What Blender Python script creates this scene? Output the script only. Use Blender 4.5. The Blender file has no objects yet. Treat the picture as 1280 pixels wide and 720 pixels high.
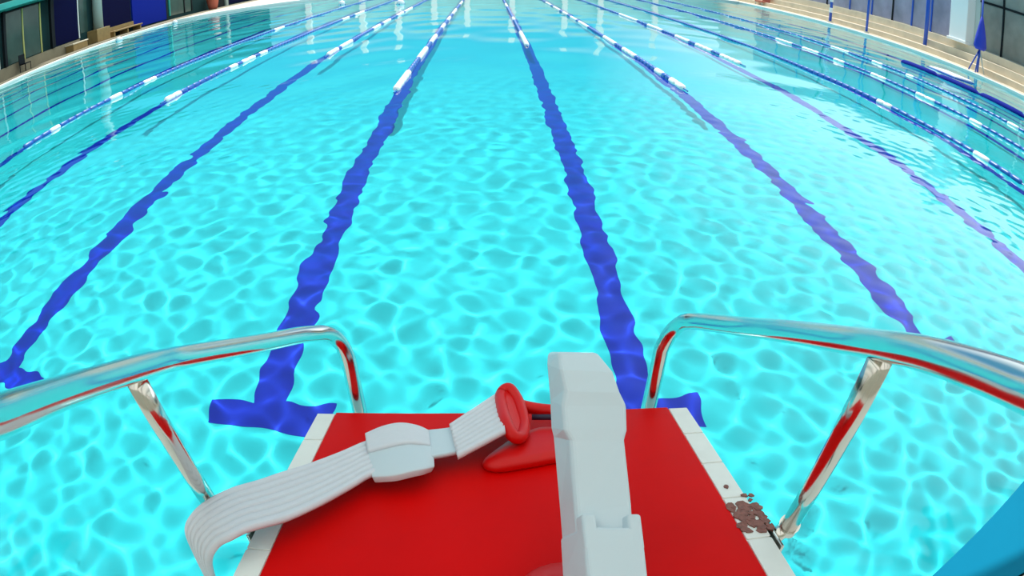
import bpy, math, random
import numpy as np
from mathutils import Matrix, Vector

random.seed(7)
sc = bpy.context.scene
C = sc.collection

# ------------------------------------------------------------------ camera
# wide lens with barrel curvature; eye 1.79 m above the water
cd = bpy.data.cameras.new('camera')
cam = bpy.data.objects.new('camera', cd)
C.objects.link(cam)
sc.camera = cam
PITCH, YAW, ROLL = -0.520656, 0.043847, 0.011142
F_PX, A3, A5 = 758.6, -0.0485185, 0.0985319
fw = np.array([math.sin(YAW) * math.cos(PITCH), math.cos(YAW) * math.cos(PITCH), math.sin(PITCH)])
rt = np.array([math.cos(YAW), -math.sin(YAW), 0.0])
up = np.cross(rt, fw)
cr, sr = math.cos(ROLL), math.sin(ROLL)
RR, UU = cr * rt + sr * up, -sr * rt + cr * up
cam.matrix_world = Matrix(((RR[0], UU[0], -fw[0], 0), (RR[1], UU[1], -fw[1], 0),
                           (RR[2], UU[2], -fw[2], 1.788), (0, 0, 0, 1)))
cd.type = 'PANO'
cc = cd if hasattr(cd, 'panorama_type') else cd.cycles
cc.panorama_type = 'FISHEYE_LENS_POLYNOMIAL'
cc.fisheye_fov = math.radians(170)
cd.sensor_width = 36
cd.sensor_fit = 'HORIZONTAL'
cd.clip_start = 0.01
cd.clip_end = 500
rp = np.linspace(5, 740, 200)
th = rp / F_PX * (1 + A3 * (rp / F_PX) ** 2 + A5 * (rp / F_PX) ** 4)
mm = rp * 36 / 1280
kk = np.linalg.lstsq(np.stack([mm, mm ** 2, mm ** 3, mm ** 4], 1), th, rcond=None)[0]
cc.fisheye_polynomial_k0 = 0
cc.fisheye_polynomial_k1 = -kk[0]
cc.fisheye_polynomial_k2 = -kk[1]
cc.fisheye_polynomial_k3 = -kk[2]
cc.fisheye_polynomial_k4 = -kk[3]

# ------------------------------------------------------------------ colour, world, sun
sc.view_settings.view_transform = 'Standard'
sc.view_settings.look = 'None'
sc.view_settings.exposure = 0.0
sc.view_settings.gamma = 1.0
sc.view_settings.use_curve_mapping = False
sc.cycles.caustics_refractive = True
sc.cycles.caustics_reflective = False
sc.cycles.max_bounces = 12
sc.cycles.transmission_bounces = 8
sc.cycles.sample_clamp_indirect = 6

wd = bpy.data.worlds.new('world')
sc.world = wd
wd.use_nodes = True
wn = wd.node_tree
wn.nodes.clear()
wo = wn.nodes.new('ShaderNodeOutputWorld')
wb = wn.nodes.new('ShaderNodeBackground')
tc = wn.nodes.new('ShaderNodeTexCoord')
sep = wn.nodes.new('ShaderNodeSeparateXYZ')
wn.links.new(tc.outputs['Generated'], sep.inputs[0])
wr = wn.nodes.new('ShaderNodeValToRGB')                   # pale horizon rising to a clear blue
for p_, c_ in ((0.0, (0.80, 0.95, 1.0)), (0.12, (0.80, 1.0, 1.05)), (0.35, (0.20, 0.50, 0.62)), (1.0, (0.06, 0.36, 0.68))):
    e = wr.color_ramp.elements[0] if p_ == 0.0 else (wr.color_ramp.elements[1] if p_ == 1.0 else wr.color_ramp.elements.new(p_))
    e.color = (*c_, 1)
wn.links.new(sep.outputs['Z'], wr.inputs['Fac'])
mr = wn.nodes.new('ShaderNodeMapRange')                   # hazier and brighter to the right, over the open side
mr.inputs['From Min'].default_value = 0.15
mr.inputs['From Max'].default_value = 0.75
wn.links.new(sep.outputs['X'], mr.inputs['Value'])
hz = wn.nodes.new('ShaderNodeMix')
hz.data_type = 'RGBA'
hz.inputs[7].default_value = (2.3, 2.5, 2.5, 1)
mh = wn.nodes.new('ShaderNodeMath')
mh.operation = 'MULTIPLY'
mh.inputs[1].default_value = 0.75
wn.links.new(mr.outputs[0], mh.inputs[0])
wn.links.new(mh.outputs[0], hz.inputs[0])
wn.links.new(wr.outputs['Color'], hz.inputs[6])
wn.links.new(hz.outputs[2], wb.inputs['Color'])
wb.inputs['Strength'].default_value = 1.0
wn.links.new(wb.outputs[0], wo.inputs[0])

sd = bpy.data.lights.new('sun', 'SUN')
sd.energy = 5.0
sd.angle = math.radians(0.53)
sd.color = (1.0, 0.97, 0.92)
sd.cycles.is_caustics_light = True
so = bpy.data.objects.new('sun', sd)
C.objects.link(so)
SUN_DIR = Vector((-0.05, 0.80, 1.0)).normalized()          # towards the sun: high and straight ahead
so.rotation_euler = SUN_DIR.to_track_quat('Z', 'Y').to_euler()
so.location = (10, 10, 30)

# ------------------------------------------------------------------ materials
def mat(name, col, rough=0.5, metal=0.0, var=0.0, scale=20.0, spec=0.5, bump=0.0, coat=0.0):
    m = bpy.data.materials.new(name)
    m.use_nodes = True
    nt = m.node_tree
    b = nt.nodes['Principled BSDF']
    b.inputs['Base Color'].default_value = (*col, 1)
    b.inputs['Roughness'].default_value = rough
    b.inputs['Metallic'].default_value = metal
    b.inputs['Specular IOR Level'].default_value = spec
    b.inputs['Coat Weight'].default_value = coat
    if var or bump:
        t = nt.nodes.new('ShaderNodeTexCoord')
        n = nt.nodes.new('ShaderNodeTexNoise')
        n.inputs['Scale'].default_value = scale
        n.inputs['Detail'].default_value = 4
        nt.links.new(t.outputs['Object'], n.inputs['Vector'])
        if var:
            mr = nt.nodes.new('ShaderNodeMapRange')
            mr.inputs['To Min'].default_value = 1 - var
            mr.inputs['To Max'].default_value = 1 + var
            mx = nt.nodes.new('ShaderNodeMix')
            mx.data_type = 'RGBA'
            mx.blend_type = 'MULTIPLY'
            mx.inputs[0].default_value = 1
            mx.inputs[6].default_value = (*col, 1)
            nt.links.new(n.outputs['Fac'], mr.inputs['Value'])
            nt.links.new(mr.outputs[0], mx.inputs[7])
            nt.links.new(mx.outputs[2], b.inputs['Base Color'])
        if bump:
            bp = nt.nodes.new('ShaderNodeBump')
            bp.inputs['Strength'].default_value = bump
            bp.inputs['Distance'].default_value = 0.01
            nt.links.new(n.outputs['Fac'], bp.inputs['Height'])
            nt.links.new(bp.outputs[0], b.inputs['Normal'])
    return m

M = {}
M['pool_tile'] = mat('pool_tile', (0.066, 0.66, 0.72), 0.6, var=0.05, scale=1.5, spec=0.1)
M['line_tile'] = mat('line_tile', (0.0, 0.010, 0.42), 0.5, var=0.06, scale=3, spec=0.1)
M['coping'] = mat('coping', (0.82, 0.84, 0.80), 0.5, var=0.08, scale=3)
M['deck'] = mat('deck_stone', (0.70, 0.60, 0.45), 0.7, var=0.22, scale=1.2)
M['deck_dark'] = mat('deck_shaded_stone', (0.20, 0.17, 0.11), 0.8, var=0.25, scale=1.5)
M['slab_blue'] = mat('plain_blue', (0.0, 0.17, 0.30), 0.8, var=0.05, scale=2, spec=0.1)
M['chrome'] = mat('polished_steel', (0.72, 0.69, 0.64), 0.14, metal=1.0)
M['white_slab'] = mat('white_slab', (0.84, 0.85, 0.82), 0.55, var=0.06, scale=30)
M['red_mat'] = mat('red_mat', (0.70, 0.0, 0.0), 0.5, var=0.12, scale=6, spec=0.09, bump=0.02)
M['red_plastic'] = mat('red_plastic', (0.66, 0.002, 0.002), 0.38, spec=0.3)
M['roof_beige'] = mat('roof_beige', (0.74, 0.68, 0.58), 0.7, var=0.1, scale=0.6)
_n = M['roof_beige'].node_tree
_t = _n.nodes.new('ShaderNodeBsdfTranslucent')             # thin sheeting, made light-passing to brighten the platform below
_t.inputs['Color'].default_value = (0.86, 0.82, 0.78, 1)
_m = _n.nodes.new('ShaderNodeMixShader')
_m.inputs[0].default_value = 0.5
_n.links.new(_n.nodes['Principled BSDF'].outputs[0], _m.inputs[1])
_n.links.new(_t.outputs[0], _m.inputs[2])
_n.links.new(_m.outputs[0], [x for x in _n.nodes if x.type == 'OUTPUT_MATERIAL'][0].inputs[0])
M['wall_beige'] = mat('wall_beige', (0.66, 0.60, 0.50), 0.7, var=0.1, scale=0.6)
M['roof_grey'] = mat('roof_grey', (0.25, 0.26, 0.25), 0.6)
M['slot_shade_dark'] = mat('slot_shade_dark', (0.02, 0.01, 0.04), 0.6)
M['webbing'] = mat('webbing', (0.66, 0.68, 0.74), 0.8, var=0.04, scale=120)
M['white_plastic'] = mat('white_plastic', (0.58, 0.67, 0.73), 0.4, var=0.02, scale=12)
M['steel_dirty'] = mat('rusty_steel', (0.24, 0.09, 0.07), 0.6, metal=0.2, var=0.7, scale=120)
M['float_blue'] = mat('float_blue', (0.0, 0.10, 0.42), 0.4)
M['float_white'] = mat('float_white', (0.9, 0.9, 0.92), 0.4)
M['navy'] = mat('navy_panel', (0.001, 0.002, 0.030), 0.8, spec=0.08)
M['blue_panel'] = mat('blue_panel', (0.002, 0.014, 0.24), 0.8, spec=0.1)
M['dark_wall'] = mat('dark_wall', (0.010, 0.034, 0.036), 0.8, var=0.3, scale=0.8, spec=0.1)
M['dark_frame'] = mat('dark_frame', (0.004, 0.007, 0.010), 0.6, spec=0.15)
M['teal'] = mat('teal_canopy', (0.01, 0.32, 0.28), 0.5, var=0.2, scale=0.7)
M['grey_column'] = mat('grey_column', (0.30, 0.36, 0.33), 0.6, var=0.1)
M['white_column'] = mat('white_column', (0.92, 0.92, 0.92), 0.5)
M['brown'] = mat('brown_wood', (0.26, 0.17, 0.06), 0.7, var=0.3, scale=3)
M['terracotta'] = mat('terracotta', (0.40, 0.10, 0.06), 0.7, var=0.2, scale=3)
M['blue_paint'] = mat('blue_paint', (0.01, 0.08, 0.50), 0.4)
M['blue_cloth'] = mat('blue_cloth', (0.03, 0.05, 0.50), 0.8, var=0.1)
M['pale_frame'] = mat('pale_frame', (0.62, 0.66, 0.62), 0.5)
M['far_wall'] = mat('far_wall', (0.45, 0.72, 0.74), 0.7, var=0.15, scale=0.5)
M['yellow_trim'] = mat('yellow_trim', (0.38, 0.36, 0.10), 0.6)

def glass_pane(name, col, rough=0.12):
    """Glazing seen from the sunny side: dim room colours behind a glossy sheet."""
    m = mat(name, col, rough, var=0.55, scale=0.55, spec=0.3)
    return m
M['glass_green'] = glass_pane('window_green', (0.035, 0.07, 0.06))
M['glass_right'] = glass_pane('window_grey', (0.26, 0.25, 0.22))
M['glass_violet'] = glass_pane('window_violet', (0.30, 0.30, 0.42))

wm = bpy.data.materials.new('clear_water')
wm.use_nodes = True
nt = wm.node_tree
nt.nodes.clear()
out = nt.nodes.new('ShaderNodeOutputMaterial')
rf = nt.nodes.new('ShaderNodeBsdfRefraction')
rf.inputs['Color'].default_value = (0.62, 0.98, 1.0, 1)
rf.inputs['Roughness'].default_value = 0
rf.inputs['IOR'].default_value = 1.333
gl = nt.nodes.new('ShaderNodeBsdfGlossy')
gl.inputs['Color'].default_value = (1, 1, 1, 1)
gl.inputs['Roughness'].default_value = 0.06
fr = nt.nodes.new('ShaderNodeFresnel')
fr.inputs['IOR'].default_value = 1.333
mx = nt.nodes.new('ShaderNodeMixShader')
nt.links.new(fr.outputs[0], mx.inputs[0])
nt.links.new(rf.outputs[0], mx.inputs[1])
nt.links.new(gl.outputs[0], mx.inputs[2])
nt.links.new(mx.outputs[0], out.inputs[0])
M['water'] = wm

# ------------------------------------------------------------------ mesh helpers
def tag(o, label=None, cat=None, group=None, kind=None):
    if label: o['label'] = label
    if cat: o['category'] = cat
    if group: o['group'] = group
    if kind: o['kind'] = kind
    return o

def link(name, me, m, parent=None, smooth=False):
    if m is not None: me.materials.append(m)
    if smooth: me.shade_smooth()
    o = bpy.data.objects.new(name, me)
    C.objects.link(o)
    if parent is not None:
        o.parent = parent
        o.matrix_parent_inverse = parent.matrix_world.inverted() if parent.type != 'EMPTY' else Matrix.Translation(-parent.location)
    return o

def empty(name, loc=(0, 0, 0)):
    o = bpy.data.objects.new(name, None)
    o.empty_display_size = 0.1
    o.location = loc
    C.objects.link(o)
    return o

class MB:
    def __init__(s): s.v, s.f = [], []
    def add(s, v, f):
        n = len(s.v)
        s.v += [tuple(map(float, p)) for p in v]
        s.f += [tuple(i + n for i in q) for q in f]
        return s
    def box(s, x0, x1, y0, y1, z0, z1):
        v = [(x, y, z) for z in (z0, z1) for y in (y0, y1) for x in (x0, x1)]
        return s.add(v, [(0, 2, 3, 1), (4, 5, 7, 6), (0, 1, 5, 4), (2, 6, 7, 3), (0, 4, 6, 2), (1, 3, 7, 5)])
    def prism(s, pts, z0, z1):
        n = len(pts)
        a = sum(pts[i][0] * pts[(i + 1) % n][1] - pts[(i + 1) % n][0] * pts[i][1] for i in range(n))
        if a < 0: pts = pts[::-1]
        v = [(x, y, z0) for x, y in pts] + [(x, y, z1) for x, y in pts]
        return s.add(v, [tuple(range(n))[::-1], tuple(range(n, 2 * n))] + [(i, (i + 1) % n, n + (i + 1) % n, n + i) for i in range(n)])
    def tube(s, pts, rad, seg=16, closed=False, caps=True):
        P = [Vector(p) for p in pts]
        n = len(P)
        R = rad if isinstance(rad, (list, tuple)) else [rad] * n
        T = []
        for i in range(n):
            a = P[(i - 1) % n] if (closed or i > 0) else P[i]
            b = P[(i + 1) % n] if (closed or i < n - 1) else P[i]
            T.append((b - a).normalized())
        u = T[0].orthogonal().normalized()
        v, f = [], []
        for i in range(n):
            u = (u - T[i] * u.dot(T[i])).normalized()
            w = T[i].cross(u)
            for k in range(seg):
                t = 2 * math.pi * k / seg
                v.append(P[i] + (u * math.cos(t) + w * math.sin(t)) * R[i])
        for i in range(n if closed else n - 1):
            j = (i + 1) % n
            for k in range(seg):
                l = (k + 1) % seg
                f.append((i * seg + k, i * seg + l, j * seg + l, j * seg + k))
        if caps and not closed:
            f.append(tuple(range(seg))[::-1])
            f.append(tuple((n - 1) * seg + k for k in range(seg)))
        return s.add(v, f)
    def build(s, name, m, parent=None, smooth=False, bevel=0, sub=0, segs=2):
        me = bpy.data.meshes.new(name)
        me.from_pydata(s.v, [], s.f)
        me.update()
        o = link(name, me, m, parent, smooth)
        if bevel:
            b = o.modifiers.new('bevel', 'BEVEL')
            b.width = bevel
            b.segments = segs
            b.limit_method = 'ANGLE'
            b.angle_limit = math.radians(35)
        if sub:
            ss = o.modifiers.new('sub', 'SUBSURF')
            ss.levels = ss.render_levels = sub
        return o

def spline(pts, per=8, closed=False):
    """Catmull-Rom through the points."""
    P = [Vector(p) for p in pts]
    n = len(P)
    o = []
    rng = range(n) if closed else range(n - 1)
    for i in rng:
        g = (lambda k: P[k % n]) if closed else (lambda k: P[min(max(k, 0), n - 1)])
        p0, p1, p2, p3 = g(i - 1), g(i), g(i + 1), g(i + 2)
        for j in range(per):
            t = j / per
            o.append(0.5 * ((2 * p1) + (p2 - p0) * t + (2 * p0 - 5 * p1 + 4 * p2 - p3) * t * t + (3 * p1 - p0 - 3 * p2 + p3) * t ** 3))
    if not closed: o.append(P[-1])
    return o

# ------------------------------------------------------------------ pool shell
DEPTH = -1.4677
XL, XR, YN = -25.0, 26.0, 0.60
far_y = lambda x: 46.0 + (x - XL) * (16.0 / 51.0)
S = 'structure'

fl = MB().prism([(XL, YN), (XR, YN), (XR, far_y(XR)), (XL, far_y(XL))], DEPTH - 0.3, DEPTH).build('floor', M['pool_tile'])
tag(fl, kind=S)
fl.cycles.is_caustics_receiver = True
def struct(name, mb, m, **k):
    o = mb.build(name, m, **k)
    return tag(o, kind=S)

# blue marks tiled into the pool floor, each a hair proud of it
for k in range(-8, 12):
    x = -4.0 + 2.5 * k
    if not XL + 1 < x < XR - 1: continue
    w = 0.125
    pts = [(x - .42, 2.80), (x + .42, 2.80), (x + .42, 3.05), (x + w, 3.05), (x + w, far_y(x) - 2), (x - w, far_y(x) - 2), (x - w, 3.05), (x - .42, 3.05)]
    if k == 3:
        pts = [(x - .40, 3.10), (x + .40, 3.10), (x + .40, 3.33), (x + w, 3.33), (x + w, far_y(x) - 2), (x - w, far_y(x) - 2), (x - w, 3.33), (x - .40, 3.33)]
    if k == 9:
        pts = [(x - .5, 3), (x + .5, 3), (x + .5, 26), (x + .2, 36), (x - .2, 36), (x - .2, 26)]
    o = MB().prism(pts, DEPTH - 0.002, DEPTH + 0.003).build('lane_marking', M['line_tile'], fl)
    o.cycles.is_caustics_receiver = True

T = 0.3
w_ = struct('wall_near', MB().box(XL - T, XR + T, YN - T, YN, DEPTH - .3, 0.118), M['pool_tile'])
w_.cycles.is_caustics_receiver = True
w_ = struct('wall_pool_left', MB().box(XL - T, XL, YN, far_y(XL), DEPTH - .3, -0.05), M['pool_tile'])
w_ = struct('wall_pool_right', MB().box(XR, XR + T, YN, far_y(XR), DEPTH - .3, -0.05), M['pool_tile'])
w_ = struct('wall_pool_far', MB().prism([(XL, far_y(XL)), (XR, far_y(XR)), (XR, far_y(XR) + T), (XL, far_y(XL) + T)], DEPTH - .3, -0.05), M['pool_tile'])
# pale coping on the long sides and the far end
struct('trim_1', MB().box(XL - .45, XL + .02, YN, far_y(XL) + .3, -0.05, 0.11), M['coping'], bevel=0.02)
struct('trim_2', MB().box(XR - .02, XR + .45, YN, far_y(XR) + .3, -0.05, 0.15), M['coping'], bevel=0.02)
struct('trim_3', MB().prism([(XL, far_y(XL) - .02), (XR, far_y(XR) - .02), (XR, far_y(XR) + .45), (XL, far_y(XL) + .45)], -0.05, 0.19), M['coping'], bevel=0.02)
# decks
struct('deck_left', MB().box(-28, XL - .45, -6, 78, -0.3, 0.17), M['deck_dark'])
struct('deck_right', MB().box(XR + .45, 30.5, -6, 78, -0.3, 0.17), M['deck'])
struct('deck_far', MB().prism([(XL - .45, far_y(XL) + .45), (XR + .45, far_y(XR) + .45), (XR + .45, 78), (XL - .45, 78)], -0.3, 0.16), M['deck'])
struct('deck_near', MB().box(XL - .45, XR + .45, -6, YN, 0.12, 0.2), M['coping'])
# plain blue slab beside the near deck, reaching out over the water on the right
def dline(x): return 0.773 + (x - 1.474) * (1.048 - 0.773) / (2.274 - 1.474)
struct('blue_slab', MB().prism([(0.95, YN), (0.95, dline(0.95)), (1.474, dline(1.474)), (9.0, dline(9.0)), (9.0, YN)], 0.05, 0.2), M['slab_blue'], bevel=0.015)

# ------------------------------------------------------------------ water
def axis(lo, hi, c0, c1, h, g):
    a = [c0]
    while a[-1] < c1: a.append(a[-1] + h)
    st = h
    while a[-1] < hi:
        st = min(st * g, 0.5)
        a.append(a[-1] + st)
    l = [c0]
    st = h
    while l[-1] > lo:
        st = min(st * g, 0.5)
        l.append(l[-1] - st)
    a = np.array(l[:0:-1] + a)
    return np.clip(a, lo, hi)
xs = axis(XL, XR, -6.5, 7.0, 0.018, 1.015)
ys = axis(YN, 62.0, 0.65, 9.5, 0.018, 1.015)
X, Y = np.meshgrid(xs, ys)
Y = np.minimum(Y, 46.0 + (X - XL) * (16.0 / 51.0))
Z = np.zeros_like(X)
rng = np.random.default_rng(11)
WAVE = 0.25
d = np.hypot(X * 0.8, Y)
NW = 80
for i in range(NW):
    lam = rng.uniform(0.14, 0.34)
    k_ = 2 * math.pi / lam
    an = rng.normal(0.2, 1.0)
    amp = WAVE / k_ ** 1.5 * rng.uniform(.6, 1.3) / math.sqrt(NW)
    fade = np.clip((34 * lam + 3.0 - d) / 6.0, 0.02, 1)
    Z += amp * fade * np.sin(k_ * (X * math.cos(an) + Y * math.sin(an)) + 0.5 * np.sin(X * 0.9 + i) + 0.5 * np.sin(Y * 0.8 + 2 * i) + rng.uniform(0, 6.28))
for i in range(10):
    lam = rng.uniform(0.9, 3.5)
    k_ = 2 * math.pi / lam
    an = rng.uniform(0, 6.28)
    Z += 0.0075 / k_ * np.sin(k_ * (X * math.cos(an) + Y * math.sin(an)) + rng.uniform(0, 6.28))
n, m_ = X.shape
v = np.stack([X, Y, Z], -1).reshape(-1, 3).astype(np.float32)
idx = np.arange(n * m_).reshape(n, m_)
q = np.stack([idx[:-1, :-1], idx[:-1, 1:], idx[1:, 1:], idx[1:, :-1]], -1).reshape(-1, 4)
me = bpy.data.meshes.new('pool_water')
me.vertices.add(len(v)); me.vertices.foreach_set('co', v.ravel())
me.loops.add(q.size); me.loops.foreach_set('vertex_index', q.ravel().astype(np.int32))
me.polygons.add(len(q)); me.polygons.foreach_set('loop_start', np.arange(len(q), dtype=np.int32) * 4)
me.update(); me.validate()
water = link('pool_water', me, M['water'], smooth=True)
water.cycles.is_caustics_caster = True
tag(water, 'clear turquoise rippled water filling the swimming pool', 'water', kind='stuff')

# ------------------------------------------------------------------ left side: dark building under a teal canopy
struct('wall_left', MB().box(-28.6, -28, -6, 78, -0.3, 7.0), M['dark_wall'])
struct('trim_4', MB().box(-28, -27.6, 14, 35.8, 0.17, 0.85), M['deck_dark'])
def lpanel(name, y0, y1, z0, z1, m, dx=0.06, parent=None):
    return MB().box(-28, -28 + dx, y0, y1, z0, z1).build(name, m, parent)
wn_ = 1
for (y0, y1) in ((20.0, 23.2), (23.6, 27.0), (27.7, 31.6)):
    w1 = lpanel('window_%d' % wn_, y0, y1, 0.9, 4.2, M['glass_green'], 0.05)
    tag(w1, kind=S)
    for yy in np.linspace(y0, y1, 3):
        lpanel('window_frame', yy - .06, yy + .06, 0.85, 4.25, M['pale_frame'] if wn_ < 3 else M['yellow_trim'], 0.1, w1)
    lpanel('window_frame', y0, y1, 4.2, 4.3, M['dark_frame'], 0.1, w1)
    wn_ += 1
d1 = tag(lpanel('door_1', 33.2, 36.1, 0.9, 4.6, M['navy'], 0.08), kind=S)
lpanel('door_frame', 33.08, 33.2, 0.9, 4.7, M['dark_frame'], 0.12, d1)
lpanel('door_frame', 36.1, 36.22, 0.9, 4.7, M['pale_frame'], 0.12, d1)
w1 = tag(lpanel('window_4', 36.4, 37.4, 1.2, 4.6, M['glass_green'], 0.05), kind=S)
d2 = tag(lpanel('door_2', 39.2, 43.7, 0.75, 4.8, M['navy'], 0.08), kind=S)
lpanel('door_frame', 39.05, 39.2, 0.75, 4.9, M['dark_frame'], 0.12, d2)
d3 = tag(lpanel('door_3', 43.9, 49.8, 0.3, 4.8, M['blue_panel'], 0.14), kind=S)
lpanel('door_frame', 49.8, 49.95, 0.3, 4.9, M['dark_frame'], 0.16, d3)
w1 = tag(lpanel('window_5', 50.6, 55.2, 0.5, 4.6, M['glass_green'], 0.05), kind=S)
for yy in (50.6, 53.6, 55.2):
    lpanel('window_frame', yy - .08, yy + .08, 0.5, 4.7, M['dark_frame'] if yy > 53 else M['teal'], 0.12, w1)
d4 = tag(lpanel('door_4', 60.3, 63.2, 0.2, 4.6, M['dark_frame'], 0.08), kind=S)
w1 = tag(lpanel('window_6', 64.2, 70.5, 0.3, 4.6, M['navy'], 0.06), kind=S)
lpanel('window_frame', 63.5, 64.1, 0.17, 4.8, M['grey_column'], 0.2, w1)

cn = empty('canopy', (-27, 26, 4.4))
tag(cn, 'teal flat canopy over the green windows at the left edge', 'canopy')
MB().box(-28, -26.4, 12, 33.5, 4.35, 4.75).build('roof_panel', M['teal'], cn, bevel=0.03)
for yy in (14.5, 19.8, 27.35, 32.5):
    MB().box(-27.75, -27.5, yy - .12, yy + .12, 0.85, 4.35).build('post', M['dark_frame'], cn)

col = empty('column', (-27.4, 38.2, 0.17))
tag(col, 'pale grey round column between the two navy doors on the left', 'column')
MB().tube([(-27.5, 38.2, 1.1), (-27.5, 38.2, 6.8)], [0.42, 0.36], 24).build('shaft', M['grey_column'], col, smooth=True)
MB().box(-28, -27.0, 37.3, 39.1, 0.17, 1.15).build('plinth', M['brown'], col, bevel=0.03)

bn = empty('bench', (-27.3, 41.5, 0.17))
tag(bn, 'long low brown bench below the wide navy door on the left', 'bench')
MB().box(-27.9, -26.9, 39.5, 43.9, 0.52, 0.62).build('seat', M['brown'], bn, bevel=0.02)
MB().box(-27.9, -27.8, 39.5, 43.9, 0.62, 0.95).build('backrest', M['brown'], bn, bevel=0.02)
for yy in (39.7, 41.7, 43.7):
    MB().box(-27.8, -27.0, yy - .08, yy + .08, 0.17, 0.52).build('leg', M['brown'], bn)

bx = empty('storage_box', (-27.2, 34.9, 0.17))
tag(bx, 'low brown storage box in front of the narrow navy door on the left', 'box')
MB().box(-27.55, -26.8, 33.9, 35.7, 0.17, 0.62).build('body', M['brown'], bx, bevel=0.02)
MB().box(-27.6, -26.75, 33.85, 35.75, 0.62, 0.70).build('lid', M['deck'], bx, bevel=0.02)

ch = empty('patio_chair', (-26.9, 28.6, 0.17))
tag(ch, 'dark patio chair in front of the green windows under the teal canopy', 'chair')
MB().box(-27.25, -26.65, 28.3, 28.9, 0.60, 0.66).build('seat', M['dark_frame'], ch, bevel=0.01)
MB().box(-27.28, -27.22, 28.3, 28.9, 0.66, 1.25).build('backrest', M['dark_frame'], ch, bevel=0.01)
for a in (-27.22, -26.68):
    for b in (28.33, 28.87):
        MB().tube([(a, b, 0.17), (a, b, 0.60)], 0.025, 8).build('leg', M['dark_frame'], ch)

pt = empty('plant_pot', (-27.0, 58.2, 0.17))
tag(pt, 'reddish pot beside the dark door on the far left deck', 'pot')
MB().tube([(-27.0, 58.2, z) for z in (0.17, 0.5, 0.9, 1.2, 1.25)], [0.42, 0.52, 0.60, 0.66, 0.70], 20).build('pot', M['terracotta'], pt, smooth=True)
MB().tube([(-27.0, 58.7, z) for z in (1.25, 1.6, 1.95, 2.1)], [0.25, 0.42, 0.36, 0.1], 12).build('white_bloom', M['float_white'], pt, smooth=True)

# ------------------------------------------------------------------ right side: stone steps, glazed hall
struct('deck_step_1', MB().box(27.9, 30.5, -6, 78, 0.17, 0.55), M['deck'], bevel=0.03)
struct('deck_step_2', MB().box(28.9, 30.5, -6, 78, 0.55, 1.05), M['deck'], bevel=0.03)
struct('deck_step_3', MB().box(29.6, 30.5, -6, 78, 1.05, 1.60), M['deck'], bevel=0.03)
struct('wall_right', MB().box(30.1, 30.8, -6, 78, -0.3, 7.5), M['pale_frame'])
random.seed(4)
ym = [8.0, 11.5, 15.0, 18.2, 21.4, 24.4, 27.2, 29.6]
ym2 = [32.6, 35.0, 37.4, 40.0, 43.0, 46.5, 50.5, 55.0, 60.0, 66.0]
wi = 7
for arr, gm in ((ym, 'glass_right'), (ym2, 'glass_violet')):
    for i in range(len(arr) - 1):
        y0, y1 = arr[i], arr[i + 1]
        w1 = MB().box(30.04, 30.12, y0, y1, 1.66, 7.0).build('window_%d' % wi, M[gm])
        tag(w1, kind=S)
        MB().box(29.96, 30.12, y0 - .09, y0 + .05, 1.6, 7.0).build('mullion', M['pale_frame' if i % 2 else 'dark_frame'] if gm == 'glass_right' else M['blue_paint' if i % 3 else 'dark_frame'], w1)
        if gm == 'glass_right':
            MB().box(29.98, 30.12, y0, y1, 4.75, 4.9).build('transom', M['dark_frame'], w1)
        wi += 1
wc = empty('column', (29.7, 31.0, 1.6))
tag(wc, 'broad white column standing between the glazed bays on the right', 'column')
MB().box(29.25, 30.1, 30.15, 32.0, 1.6, 9.0).build('shaft', M['white_column'], wc, bevel=0.05)
MB().box(29.15, 30.1, 30.05, 32.1, 1.55, 1.75).build('base', M['white_column'], wc, bevel=0.03)

ub = empty('folded_parasol', (27.2, 26.6, 0.17))
tag(ub, 'folded blue parasol standing at the right pool edge before the white column', 'parasol')
MB().tube([(27.2, 26.6, 0.17), (27.2, 26.6, 5.2)], 0.07, 10).build('pole', M['blue_paint'], ub, smooth=True)
MB().tube([(27.2, 26.6, z) for z in (1.55, 1.75, 2.4, 3.1, 3.6)], [0.30, 0.46, 0.36, 0.20, 0.08], 14).build('folded_canopy', M['blue_cloth'], ub, smooth=True)
for a, b in ((-.55, -.35), (-.45, .4), (.35, -.3), (.4, .4)):
    MB().tube([(27.2, 26.6, 1.6), (27.2 + a, 26.6 + b, 0.17)], 0.045, 8).build('leg', M['blue_paint'] if a < 0 else M['pale_frame'], ub, smooth=True)

def pole(x, y, z1, label, r=0.10, striped=False):
    t = empty('pole', (x, y, 0.17))
    tag(t, label, 'pole', 'blue poles along the right deck')
    MB().tube([(x, y, 0.17), (x, y, z1)], r, 10).build('shaft', M['blue_paint'], t, smooth=True)
    MB().tube([(x, y, 0.17), (x, y, 0.27)], r * 2.2, 12).build('base_plate', M['pale_frame'], t)
    if striped:
        for k in range(5):
            MB().tube([(x, y, 1.0 + k * .9), (x, y, 1.4 + k * .9)], r * 1.25, 10).build('band', M['white_column'], t)
pole(26.9, 39.0, 6.0, 'plain blue pole on the right deck, nearest the white coping')
pole(27.2, 45.0, 6.0, 'blue pole with white bands near the far right pool corner', 0.13, True)
pole(28.6, 33.8, 6.0, 'thick blue pole on the stone step close to the white column', 0.16)

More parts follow.
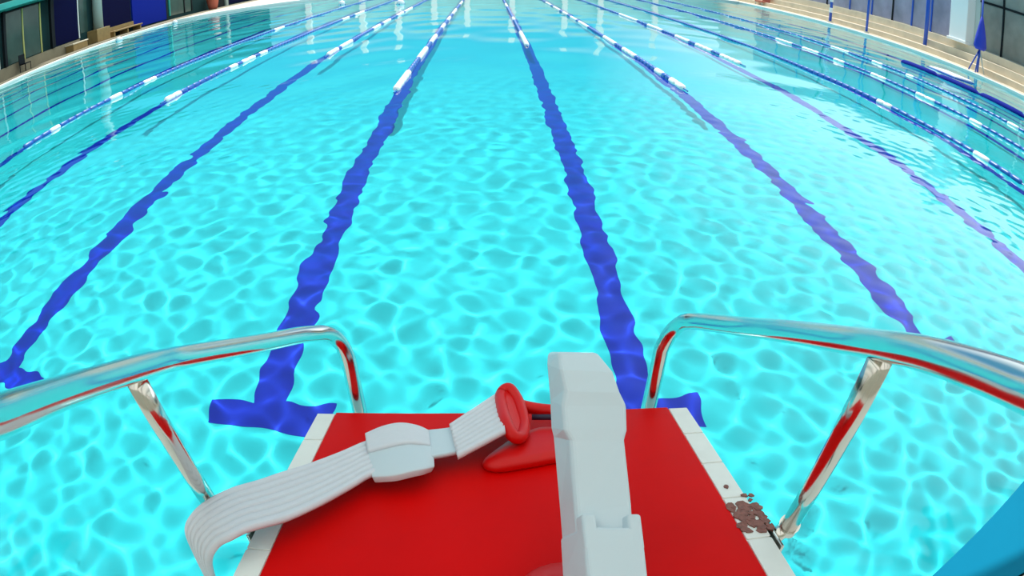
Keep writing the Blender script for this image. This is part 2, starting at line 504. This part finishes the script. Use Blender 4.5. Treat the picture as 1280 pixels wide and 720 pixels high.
# lifeguard-like far right furniture seen small
def lounger(x, y, label):
    t = empty('deck_seat', (x, y, 0.17))
    tag(t, label, 'seat')
    MB().box(x - .5, x + .5, y - .9, y + .9, 0.5, 0.65).build('seat', M['terracotta'], t, bevel=0.03)
    MB().box(x + .4, x + .5, y - .9, y + .9, 0.65, 1.3).build('backrest', M['terracotta'], t, bevel=0.03)
    for a in (-.4, .4):
        for b in (-.8, .8):
            MB().box(x + a - .04, x + a + .04, y + b - .04, y + b + .04, 0.17, 0.5).build('leg', M['pale_frame'], t)
lounger(28.0, 60.5, 'low reddish seat on the far right deck by the pool corner')

# far end, out of view: columns added for their reflected streaks in the water
struct('wall_far', MB().box(-28.6, 30.8, 78, 78.6, -0.3, 4.6), M['far_wall'])
random.seed(12)
for xx in (-22.5, -15.5, -11.0, -6.5, -2.5, 3.0, 9.5, 14.0, 21.0):
    t = empty('column', (xx, 77.4, 0.17))
    tag(t, 'unseen white column added for its reflected streak in the water', 'column', 'added columns at the far end')
    hh = random.uniform(5.5, 8.5)
    MB().box(xx - .35, xx + .35, 77.05, 77.75, 0.17, hh).build('shaft', M['white_column'], t, bevel=0.04)
    MB().box(xx - .5, xx + .5, 76.9, 77.9, 0.17, 0.5).build('base', M['white_column'], t, bevel=0.04)

# ------------------------------------------------------------------ lane ropes
ROPES = {
 -5.75: [(9.9, 10.52), (12.99, 13.45), (13.76, 14.63), (14.99, 15.53), (24.47, 25.71), (26.93, 29.0)],
 -3.6: [(13.72, 14.67), (14.98, 16.3), (19.48, 20.82), (21.45, 23.09), (24.95, 26.79), (27.26, 30.0)],
 -1.38: [(9.12, 10.71), (12.36, 14.0), (15.09, 16.72), (18.79, 20.13), (21.72, 23.18), (24.82, 27.81), (31.66, 34.5)],
 0.92: [(14.42, 17.39), (21.51, 22.66), (29.38, 31.92)],
 3.16: [(9.51, 10.28), (10.76, 11.28), (12.94, 14.24), (15.1, 16.72), (19.45, 21.5), (22.11, 23.7), (24.66, 26.19), (27.3, 30.0), (31.2, 34.0)],
 5.66: [(13.1, 14.37), (15.0, 16.3), (16.9, 18.26), (19.72, 21.68), (23.29, 26.62)],
 7.7: [(6.86, 7.3), (9.88, 10.42)],
 10.62: [(9.93, 10.42), (11.82, 12.66), (14.09, 14.89), (16.4, 17.07), (18.07, 19.26), (20.02, 21.4)],
 13.4: [(10.98, 11.5), (16.22, 16.68), (18.12, 18.82), (20.48, 21.88)],
 -7.9: [(8.87, 9.2), (11.11, 11.63), (12.63, 13.25), (22.38, 23.53)],
}
START = {-5.75: 9.9, -3.6: 13.6, -1.38: 9.1, 0.92: 14.4, 3.16: 9.5, 5.66: 13.0, 7.7: 6.0, 10.62: 6.5, 13.4: 8.5, -7.9: 8.0}
NAMES = {-7.9: 'lane rope farthest left, with sparse white floats', -5.75: 'second lane rope from the left, white floats among blue',
         -3.6: 'third lane rope from the left, ending ahead of a blue floor line', -1.38: 'lane rope over the floor line left of the centre',
         0.92: 'lane rope over the central floor line, with one long white float', 3.16: 'lane rope right of the centre with many short white floats',
         5.66: 'fourth lane rope from the right, thin blue and white', 7.7: 'third lane rope from the right, mostly blue with two white floats',
         10.62: 'second lane rope from the right, with evenly spaced white floats', 13.4: 'lane rope nearest the right deck, with small white floats'}
def beads(x, y0, y1, r, pitch):
    """A row of ridged float discs threaded along the rope."""
    mb = MB()
    nn = max(1, int(round((y1 - y0) / pitch)))
    pts, rad = [], []
    for i in range(nn):
        a = y0 + (y1 - y0) * i / nn
        b = y0 + (y1 - y0) * (i + 1) / nn
        w = b - a
        for t, s_ in ((0.02, .45), (0.08, .9), (0.25, 1), (0.75, 1), (0.92, .9), (0.98, .45)):
            pts.append((x, a + w * t, 0.012)); rad.append(r * s_)
    return mb.tube(pts, rad, 10)
for x in sorted(ROPES):
    ys0 = START[x]
    yend = far_y(x) - 0.1
    t = empty('lane_rope', (x, ys0, 0))
    tag(t, NAMES[x], 'lane rope', 'floating lane ropes of the pool')
    MB().tube([(x, ys0 - .2, 0.012), (x, yend, 0.012)], 0.012, 6).build('cable', M['float_blue'], t)
    cur = ys0
    r = 0.052
    mb = MB()
    for (a, b) in ROPES[x] + [(yend, None)]:
        if a - cur > 0.15:
            beads(x, cur, a, r, 0.28 if cur < 20 else 0.6).build('blue_float', M['float_blue'], t, smooth=True)
        if b is not None:
            beads(x, a, b, r * 1.12, 0.35).build('white_float', M['float_white'], t, smooth=True)
            cur = b

bm = empty('band_float', (16.9, 14.0, 0))  # added float tube drawing a wide dark blue band on the water
tag(bm, 'thick dark blue float added for a dark band on the water on the far right', 'boom')
beads(16.9, 11.0, 21.5, 0.15, 3.0).build('float_tube', M['blue_panel'], bm, smooth=True)
for yy in (14.0, 17.0, 20.0):
    MB().tube([(16.9, yy - .06, .012), (16.9, yy + .06, .012)], 0.1, 12).build('strap_band', M['float_white'], bm)

# small white marker floats along the left edge and by the right edge
def buoy(x, y, r, label):
    t = empty('marker_float', (x, y, 0))
    tag(t, label, 'float', 'white marker floats')
    MB().tube([(x, y, z) for z in (-.06, 0, .1, .2, .26)], [r * .5, r, r, r * .8, r * .3], 14).build('ball', M['float_white'], t, smooth=True)
    MB().tube([(x - r * 1.02, y, .02), (x - r * .2, y + r, .02), (x + r, y, .02), (x - r * .2, y - r, .02)], 0.03, 6, closed=True).build('rope_ring', M['float_blue'], t, smooth=True)
buoy(-23.9, 35.6, 0.26, 'white marker float by the left pool wall below the blue doors')
buoy(-24.0, 44.2, 0.22, 'white marker float in the far left corner of the pool')
buoy(-8.9, 38.0, 0.2, 'lone white marker float far out, left of the centre')
buoy(-4.7, 34.0, 0.22, 'white marker float far out, nearest the left lane ropes')

fp = empty('patch_slab', (19.8, 21.2, 0))  # added white slab in place of a pale patch on the water
tag(fp, 'low white slab added for a pale patch on the water beside the folded blue parasol', 'float')
MB().box(19.2, 20.4, 20.2, 22.2, -0.06, 0.10).build('patch_top', M['white_column'], fp, bevel=0.04)
MB().box(19.12, 20.48, 20.12, 22.28, -0.02, 0.03).build('patch_rim', M['blue_paint'], fp)

# ------------------------------------------------------------------ unseen roof over the near deck, its edge set to shade the platform
rf_ = struct('shade_roof', MB().add([(XL - 3, -8, 4.2), (XR + 4.5, -8, 4.2), (XR + 4.5, 3.9, 4.2), (XL - 3, 3.9, 4.2)], [(0, 1, 2, 3)]), M['roof_beige'])
for xx in np.arange(-24, 30, 3.0):
    MB().box(xx - .12, xx + .12, -8, 3.85, 3.95, 4.2).build('beam', M['roof_grey'], rf_)
struct('wall_back', MB().box(XL - 3, XR + 4.5, -6.3, -6, 0.2, 4.2), M['wall_beige'])

# ------------------------------------------------------------------ red platform
SL = 0.26
YF = 1.015
pz = lambda y: 0.888 + SL * (YF - y)
plat = empty('diving_platform', (0.03, 0.2, 0.2))
tag(plat, 'sloping red topped platform with white edges in the foreground', 'platform')
def slab(x0, x1, y0, y1, h0, h1):
    v = [(x, y, pz(y) + h) for h in (h0, h1) for y in (y0, y1) for x in (x0, x1)]
    return MB().add(v, [(0, 2, 3, 1), (4, 5, 7, 6), (0, 1, 5, 4), (2, 6, 7, 3), (0, 4, 6, 2), (1, 3, 7, 5)])
PX0, PX1 = -0.392, 0.449
slab(PX0, PX1, -0.12, YF - 0.004, -0.07, -0.004).build('slab', M['white_slab'], plat, bevel=0.004)
slab(PX0 + 0.043, PX1 - 0.046, -0.12, YF, -0.02, 0.0).build('red_surface', M['red_mat'], plat, bevel=0.003)
# white border tiles with their joints
def border(x0, x1):
    yy = YF - 0.004
    while yy > -0.05:
        y1 = yy
        y0 = yy - 0.118
        slab(x0 + 0.001, x1 - 0.001, y0 + 0.0018, y1 - 0.0018, -0.02, -0.001).build('edge_tile', M['white_slab'], plat, bevel=0.0015)
        yy = y0
border(PX0, PX0 + 0.043)
border(PX1 - 0.046, PX1)
MB().box(-0.22, 0.28, -0.1, 0.42, 0.2, 1.0).build('pedestal', M['white_slab'], plat, bevel=0.02)

# ------------------------------------------------------------------ handrails
RAIL_L = [(-0.385, 0.99, 1.115), (-0.413, 0.88, 1.174), (-0.445, 0.677, 1.290), (-0.442, 0.571, 1.352), (-0.416, 0.395, 1.452), (-0.365, 0.246, 1.543), (-0.324, 0.151, 1.60), (-0.31, 0.02, 1.62), (-0.34, -0.22, 1.58), (-0.37, -0.40, 1.44), (-0.38, -0.47, 1.20), (-0.38, -0.48, 0.80), (-0.38, -0.48, 0.20)]
RAIL_R = [(0.430, 0.98, 1.142), (0.446, 0.835, 1.225), (0.443, 0.695, 1.309), (0.436, 0.574, 1.380), (0.428, 0.492, 1.428), (0.410, 0.405, 1.480), (0.394, 0.334, 1.520), (0.365, 0.216, 1.580), (0.342, 0.137, 1.615), (0.34, 0.02, 1.64), (0.38, -0.22, 1.60), (0.42, -0.40, 1.46), (0.43, -0.47, 1.20), (0.43, -0.48, 0.80), (0.43, -0.48, 0.20)]
def filleted(a, b, c, d, rest):
    """Straight a-b, a round bend b-c about the corner d, then the long rail."""
    b, c, d = Vector(b), Vector(c), Vector(d)
    o = [Vector(a).lerp(b, t) for t in (0, .5, 1)]
    for t in np.linspace(0.1, 0.9, 9):
        o.append(b * (1 - t) ** 2 + d * 2 * t * (1 - t) + c * t * t)
    return o + spline([tuple(c)] + rest, 10)
def handrail(path, r, strut_top, strut_foot, rs, label, side):
    t = empty('handrail', path[0])
    tag(t, label, 'handrail', 'handrails of the red platform')
    MB().tube(path, r, 28).build('top_rail', M['chrome'], t, smooth=True)
    a, b = Vector(strut_top), Vector(strut_foot)
    MB().tube([a, a.lerp(b, .33), a.lerp(b, .66), b], rs, 24).build('strut', M['chrome'], t, smooth=True)
    dn = (b - a).normalized()
    MB().tube([b - dn * 0.012, b + dn * 0.006], rs * 1.25, 24).build('collar', M['chrome'], t, smooth=False)
    # foot plate fixed to the side of the slab
    ex = PX0 - 0.006 if side < 0 else PX1 + 0.006
    yb = b.y
    v = [(ex + side * 0.0, yb - .05, pz(yb - .05) - .06), (ex, yb + .05, pz(yb + .05) - .06), (ex, yb + .05, pz(yb + .05) - .002), (ex, yb - .05, pz(yb - .05) - .002)]
    w = [(p[0] + side * 0.006, p[1], p[2]) for p in v]
    MB().add(v + w, [(0, 1, 2, 3), (7, 6, 5, 4), (0, 4, 5, 1), (1, 5, 6, 2), (2, 6, 7, 3), (3, 7, 4, 0)]).build('foot_plate', M['chrome'], t, bevel=0.002)
    MB().tube([b, (ex + side * 0.004, yb - .01, pz(yb) - .02)], rs * .9, 16).build('stub', M['chrome'], t, smooth=True)
    return t
RAIL_L = filleted((-0.300, 1.055, 0.72), (-0.317, 1.082, 0.985), (-0.360, 1.042, 1.085), (-0.332, 1.100, 1.051), RAIL_L)
RAIL_R = filleted((0.366, 1.050, 0.72), (0.385, 1.076, 1.01), (0.420, 1.025, 1.115), (0.407, 1.084, 1.079), RAIL_R)
handrail(RAIL_L, 0.0172, (-0.456, 0.542, 1.345), (-0.478, 0.621, 1.0), 0.0150, 'polished steel handrail on the left side of the red platform', -1)
hr = handrail(RAIL_R, 0.0176, (0.424, 0.449, 1.435), (0.492, 0.56, 1.0), 0.0155, 'polished steel handrail on the right side of the red platform', 1)
# rust and grime where the right strut meets the slab
random.seed(9)
mb = MB()
for i in range(70):
    yy = 0.60 + random.gauss(0, .026)
    xx = PX1 - 0.02 + random.uniform(-.024, .03)
    s_ = random.uniform(.003, .010)
    zz = pz(yy)
    pts = [(xx + math.cos(a) * s_ * random.uniform(.6, 1.3), yy + math.sin(a) * s_ * random.uniform(.6, 1.3)) for a in np.linspace(0, 5.6, 7)]
    mb.add([(a, b, pz(b) - .002) for a, b in pts] + [(a, b, pz(b) + random.uniform(.0003, .0018)) for a, b in pts],
           [tuple(range(7))[::-1], tuple(range(7, 14))] + [(j, (j + 1) % 7, 7 + (j + 1) % 7, 7 + j) for j in range(7)])
mb.build('rust_flakes', M['steel_dirty'], plat)['kind'] = 'stuff'
slab(PX1 - 0.046, PX1 + .002, 0.415, 0.428, -0.02, 0.0025).build('joint_strip', M['dark_frame'], plat)

# ------------------------------------------------------------------ white strap with slider and red end
STRAP_A = [((0.016, 1.01, 0.944), (0.028, 0.844, 0.987)), ((-0.035, 0.945, 0.956), (-0.016, 0.805, 0.993)), ((-0.081, 0.886, 0.966), (-0.06, 0.768, 0.997))]
STRAP_B = [((-0.060, 0.886, 0.964), (-0.050, 0.796, 0.987)), ((-0.09, 0.880, 0.963), (-0.078, 0.786, 0.988)), ((-0.13, 0.875, 0.962), (-0.111, 0.778, 0.988))]
BUCKLE = [((-0.244, 0.862, 0.958), (-0.206, 0.715, 0.996)), ((-0.211, 0.877, 0.964), (-0.168, 0.709, 1.007)), ((-0.177, 0.886, 0.965), (-0.136, 0.719, 1.008)), ((-0.144, 0.881, 0.963), (-0.117, 0.73, 1.002)), ((-0.123, 0.877, 0.954), (-0.104, 0.75, 0.987))]
STRAP_C = [((-0.20, 0.853, 0.960), (-0.17, 0.74, 0.990)), ((-0.236, 0.839, 0.967), (-0.208, 0.724, 0.997)), ((-0.282, 0.791, 0.981), (-0.239, 0.681, 1.01)), ((-0.327, 0.742, 0.999), (-0.278, 0.624, 1.03)), ((-0.37, 0.701, 1.015), (-0.318, 0.576, 1.047)), ((-0.398, 0.669, 1.028), (-0.346, 0.551, 1.059)), ((-0.434, 0.634, 1.042), (-0.37, 0.529, 1.069)), ((-0.462, 0.596, 1.052), (-0.386, 0.508, 1.075)), ((-0.482, 0.567, 1.049), (-0.407, 0.499, 1.067)), ((-0.496, 0.549, 1.029), (-0.426, 0.489, 1.045)), ((-0.494, 0.537, 0.982), (-0.446, 0.495, 0.992)), ((-0.484, 0.52, 0.93), (-0.450, 0.490, 0.935)), ((-0.470, 0.50, 0.86), (-0.44, 0.475, 0.865))]
def ribbon(pairs, thick, ribs, rib_h, per=6, nw=28, bulge=0.0):
    A = spline([p[0] for p in pairs], per)
    B = spline([p[1] for p in pairs], per)
    n_ = len(A)
    top, bot = [], []
    for i in range(n_):
        tg = (A[min(i + 1, n_ - 1)] + B[min(i + 1, n_ - 1)] - A[max(i - 1, 0)] - B[max(i - 1, 0)]).normalized()
        wv = (B[i] - A[i])
        nr = wv.cross(tg).normalized()
        if nr.dot(Vector((0, 0, 1.788)) - A[i]) < 0: nr = -nr
        for k in range(nw + 1):
            t = k / nw
            h = thick + rib_h * min(1.0, 2.2 * abs(math.sin(math.pi * ribs * t))) * (0 if k in (0, nw) else 1) + bulge * math.sin(math.pi * t)
            p = A[i].lerp(B[i], t)
            top.append(p + nr * (h * 0.5))
            bot.append(p - nr * (thick * 0.5))
    v = top + bot
    N = n_ * (nw + 1)
    f = []
    for i in range(n_ - 1):
        for k in range(nw):
            a = i * (nw + 1) + k
            b = a + nw + 1
            f.append((a, a + 1, b + 1, b))
            f.append((N + a, N + b, N + b + 1, N + a + 1))
        a = i * (nw + 1); b = a + nw + 1
        f.append((a, b, N + b, N + a))
        a += nw; b += nw
        f.append((a, N + a, N + b, b))
    for k in range(nw):
        f.append((k, N + k, N + k + 1, k + 1))
        a = (n_ - 1) * (nw + 1) + k
        f.append((a, a + 1, N + a + 1, N + a))
    return MB().add(v, f)
st = empty('safety_strap', (-0.2, 0.8, 0.95))
tag(st, 'white webbing strap with slider buckle and red end lying across the red platform', 'strap')
ribbon(STRAP_A, 0.006, 8, 0.009, nw=48).build('webbing_end', M['webbing'], st, smooth=True)
ribbon(STRAP_B, 0.008, 1, 0.0).build('keeper', M['white_plastic'], st, smooth=True)
ribbon(STRAP_C, 0.005, 7, 0.010, nw=42).build('webbing', M['webbing'], st, smooth=True)
bk = ribbon(BUCKLE, 0.014, 1, 0.0, nw=16, bulge=0.008).build('slider_buckle', M['white_plastic'], st, smooth=True, bevel=0.003)
bA = [Vector(p[0]).lerp(Vector(p[1]), .0) for p in BUCKLE]
bB = [Vector(p[0]).lerp(Vector(p[1]), .46) for p in BUCKLE]
lift = Vector((0, -0.006, 0.014))
ribbon([(tuple(a + lift), tuple(b + lift)) for a, b in zip(bA, bB)], 0.006, 3, 0.003, nw=16).build('webbing_fold', M['webbing'], bk, smooth=True)
LOOP = [(0.023, 1.001, 0.952), (0.024, 0.934, 0.967), (0.031, 0.878, 0.979), (0.042, 0.846, 0.977), (0.058, 0.856, 0.964), (0.067, 0.9, 0.953), (0.064, 0.947, 0.951), (0.056, 0.989, 0.95), (0.040, 1.017, 0.955)]
lp = MB().tube(spline(LOOP, 6, closed=True), 0.0125, 14, closed=True).build('red_loop', M['red_plastic'], st, smooth=True)
LP = [Vector(p) for p in spline(LOOP, 6, closed=True)]
lc = sum(LP, Vector()) / len(LP)
ln = (LP[0] - lc).cross(LP[12] - lc).normalized()
vv = [lc + (p - lc) * 0.95 + ln * 0.003 for p in LP] + [lc + (p - lc) * 0.95 - ln * 0.003 for p in LP]
nn_ = len(LP)
MB().add(vv, [tuple(range(nn_)), tuple(range(nn_, 2 * nn_))[::-1]] + [(i, nn_ + i, nn_ + (i + 1) % nn_, (i + 1) % nn_) for i in range(nn_)]).build('loop_web', M['red_plastic'], lp)
MB().tube([(0.085, 0.935, 0.944), (0.14, 0.932, 0.945), (0.22, 0.922, 0.948)], 0.006, 10).build('slot_shade', M['slot_shade_dark'], st, smooth=True)  # dark rod drawing the shade inside the slot
BODY = [(0.050, 0.885, 0), (0.090, 0.915, 0), (0.126, 0.921, 0), (0.207, 0.908, 0), (0.199, 0.811, 0), (0.129, 0.802, 0), (0.068, 0.786, 0), (0.011, 0.774, 0), (-0.015, 0.797, 0), (0.017, 0.848, 0)]
cen = Vector((0.09, 0.85, 0))
rim = [Vector((p.x, p.y, 0)) for p in spline(BODY, 4, closed=True)]
v, f = [], []
lev = [(1.0, 0.0), (1.03, 0.006), (1.0, 0.014), (0.93, 0.019), (0.6, 0.022)]
for s_, h in lev:
    for p in rim:
        qv = cen + (p - cen) * s_
        v.append((qv.x, qv.y, pz(qv.y) + h + 0.0005))
nr_ = len(rim)
for j in range(len(lev) - 1):
    for i in range(nr_):
        f.append((j * nr_ + i, j * nr_ + (i + 1) % nr_, (j + 1) * nr_ + (i + 1) % nr_, (j + 1) * nr_ + i))
f.append(tuple(range(nr_))[::-1])
f.append(tuple((len(lev) - 1) * nr_ + i for i in range(nr_)))
MB().add(v, f).build('red_body', M['red_plastic'], st, smooth=True)
MB().tube(spline([(0.055, 0.975, 0.945), (0.104, 0.968, 0.936), (0.154, 0.958, 0.938), (0.205, 0.950, 0.940), (0.24, 0.90, 0.945), (0.21, 0.86, 0.955)], 6), 0.013, 14).build('red_bar', M['red_plastic'], st, smooth=True)

# ------------------------------------------------------------------ white moulded upright
POST= [((0.104, 0.4, 1.168), (0.166, 0.39, 1.175), (0.088, 0.432, 1.121)), ((0.104, 0.485, 1.186), (0.174, 0.48, 1.199), (0.089, 0.522, 1.142)), ((0.106, 0.581, 1.219), (0.178, 0.57, 1.226), (0.087, 0.627, 1.184)), ((0.099, 0.596, 1.225), (0.183, 0.583, 1.232), (0.085, 0.64, 1.189)), ((0.099, 0.631, 1.238), (0.187, 0.618, 1.246), (0.086, 0.68, 1.208)), ((0.105, 0.649, 1.249), (0.181, 0.636, 1.254), (0.085, 0.7, 1.221)), ((0.101, 0.684, 1.26), (0.176, 0.671, 1.263), (0.085, 0.735, 1.233)), ((0.1, 0.724, 1.263), (0.159, 0.716, 1.266), (0.09, 0.77, 1.23))]
SLEEVE= [((0.109, 0.395, 1.175), (0.177, 0.383, 1.183), (0.085, 0.431, 1.123)), ((0.109, 0.449, 1.187), (0.178, 0.438, 1.195), (0.086, 0.47, 1.124)), ((0.11, 0.478, 1.191), (0.181, 0.466, 1.198), (0.088, 0.504, 1.13))]
po = empty('plastic_upright', (0.12, 0.40, 1.05))
tag(po, 'white moulded plastic upright leaning forward from the red platform', 'upright')
def loft(rows, close_top=True, close_bot=True):
    v, f = [], []
    for fl_, fr_, bl_ in rows:
        a, b, c = Vector(fl_), Vector(fr_), Vector(bl_)
        v += [a, b, b + (c - a) + (b - a) * 0.06, c]
    for i in range(len(rows) - 1):
        for k in range(4):
            l = (k + 1) % 4
            f.append((i * 4 + k, i * 4 + l, i * 4 + 4 + l, i * 4 + 4 + k))
    if close_bot: f.append((3, 2, 1, 0))
    if close_top:
        o_ = (len(rows) - 1) * 4
        f.append((o_, o_ + 1, o_ + 2, o_ + 3))
    return MB().add(v, f)
base = [tuple(Vector(POST[0][k]) + (Vector(POST[0][k]) - Vector(POST[1][k])) * 1.1) for k in range(3)]
loft([base] + POST).build('body', M['white_plastic'], po, bevel=0.006, segs=3)
# sleeve round the lower half, its front face notched
def up2(a, b, t): return tuple(Vector(a) + (Vector(b) - Vector(a)) * t)
off = Vector((-0.001, -0.006, 0.009))                      # the sleeve stands proud of the body
s0, s1, s2 = [tuple(tuple(Vector(p) + off) for p in row) for row in SLEEVE]
sb = [tuple(Vector(s0[k]) + (Vector(s0[k]) - Vector(s2[k])) * 0.8) for k in range(3)]
low = [up2(s2[k], s0[k], 0.22) for k in range(3)]
loft([sb, s0, low]).build('sleeve', M['white_plastic'], po, bevel=0.005, segs=3)
mid_ = [up2(s2[k], s0[k], 0.6) for k in range(3)]
def prong(t0, t1):
    out_ = []
    for src in (mid_, s2):
        a, b, c = Vector(src[0]), Vector(src[1]), Vector(src[2])
        A_, B_ = a.lerp(b, t0), a.lerp(b, t1)
        out_.append((tuple(A_), tuple(B_), tuple(A_ + (c - a) * 0.28)))
    return loft(out_)
prong(0.0, 0.24).build('prong', M['white_plastic'], po, bevel=0.004, segs=3)
prong(0.77, 1.0).build('prong', M['white_plastic'], po, bevel=0.004, segs=3)
fc = Vector(base[0]).lerp(Vector(base[1]), 0.5)
bs = MB()
cx_, cy_ = 0.098, 0.43
rimv = []
for s_, h in ((1.0, 0.0), (1.0, 0.012), (0.9, 0.022), (0.6, 0.030), (0.2, 0.033)):
    rimv.append([(cx_ + 0.075 * s_ * math.cos(t), cy_ + 0.085 * s_ * math.sin(t), pz(cy_ + 0.085 * s_ * math.sin(t)) + h + .0005) for t in np.linspace(0, 2 * math.pi, 33)[:-1]])
v = [p for r_ in rimv for p in r_]
f = []
for j in range(4):
    for i in range(32):
        f.append((j * 32 + i, j * 32 + (i + 1) % 32, j * 32 + 32 + (i + 1) % 32, j * 32 + 32 + i))
f.append(tuple(range(32))[::-1]); f.append(tuple(128 + i for i in range(32)))
bs.add(v, f).build('red_foot', M['red_plastic'], po, smooth=True)
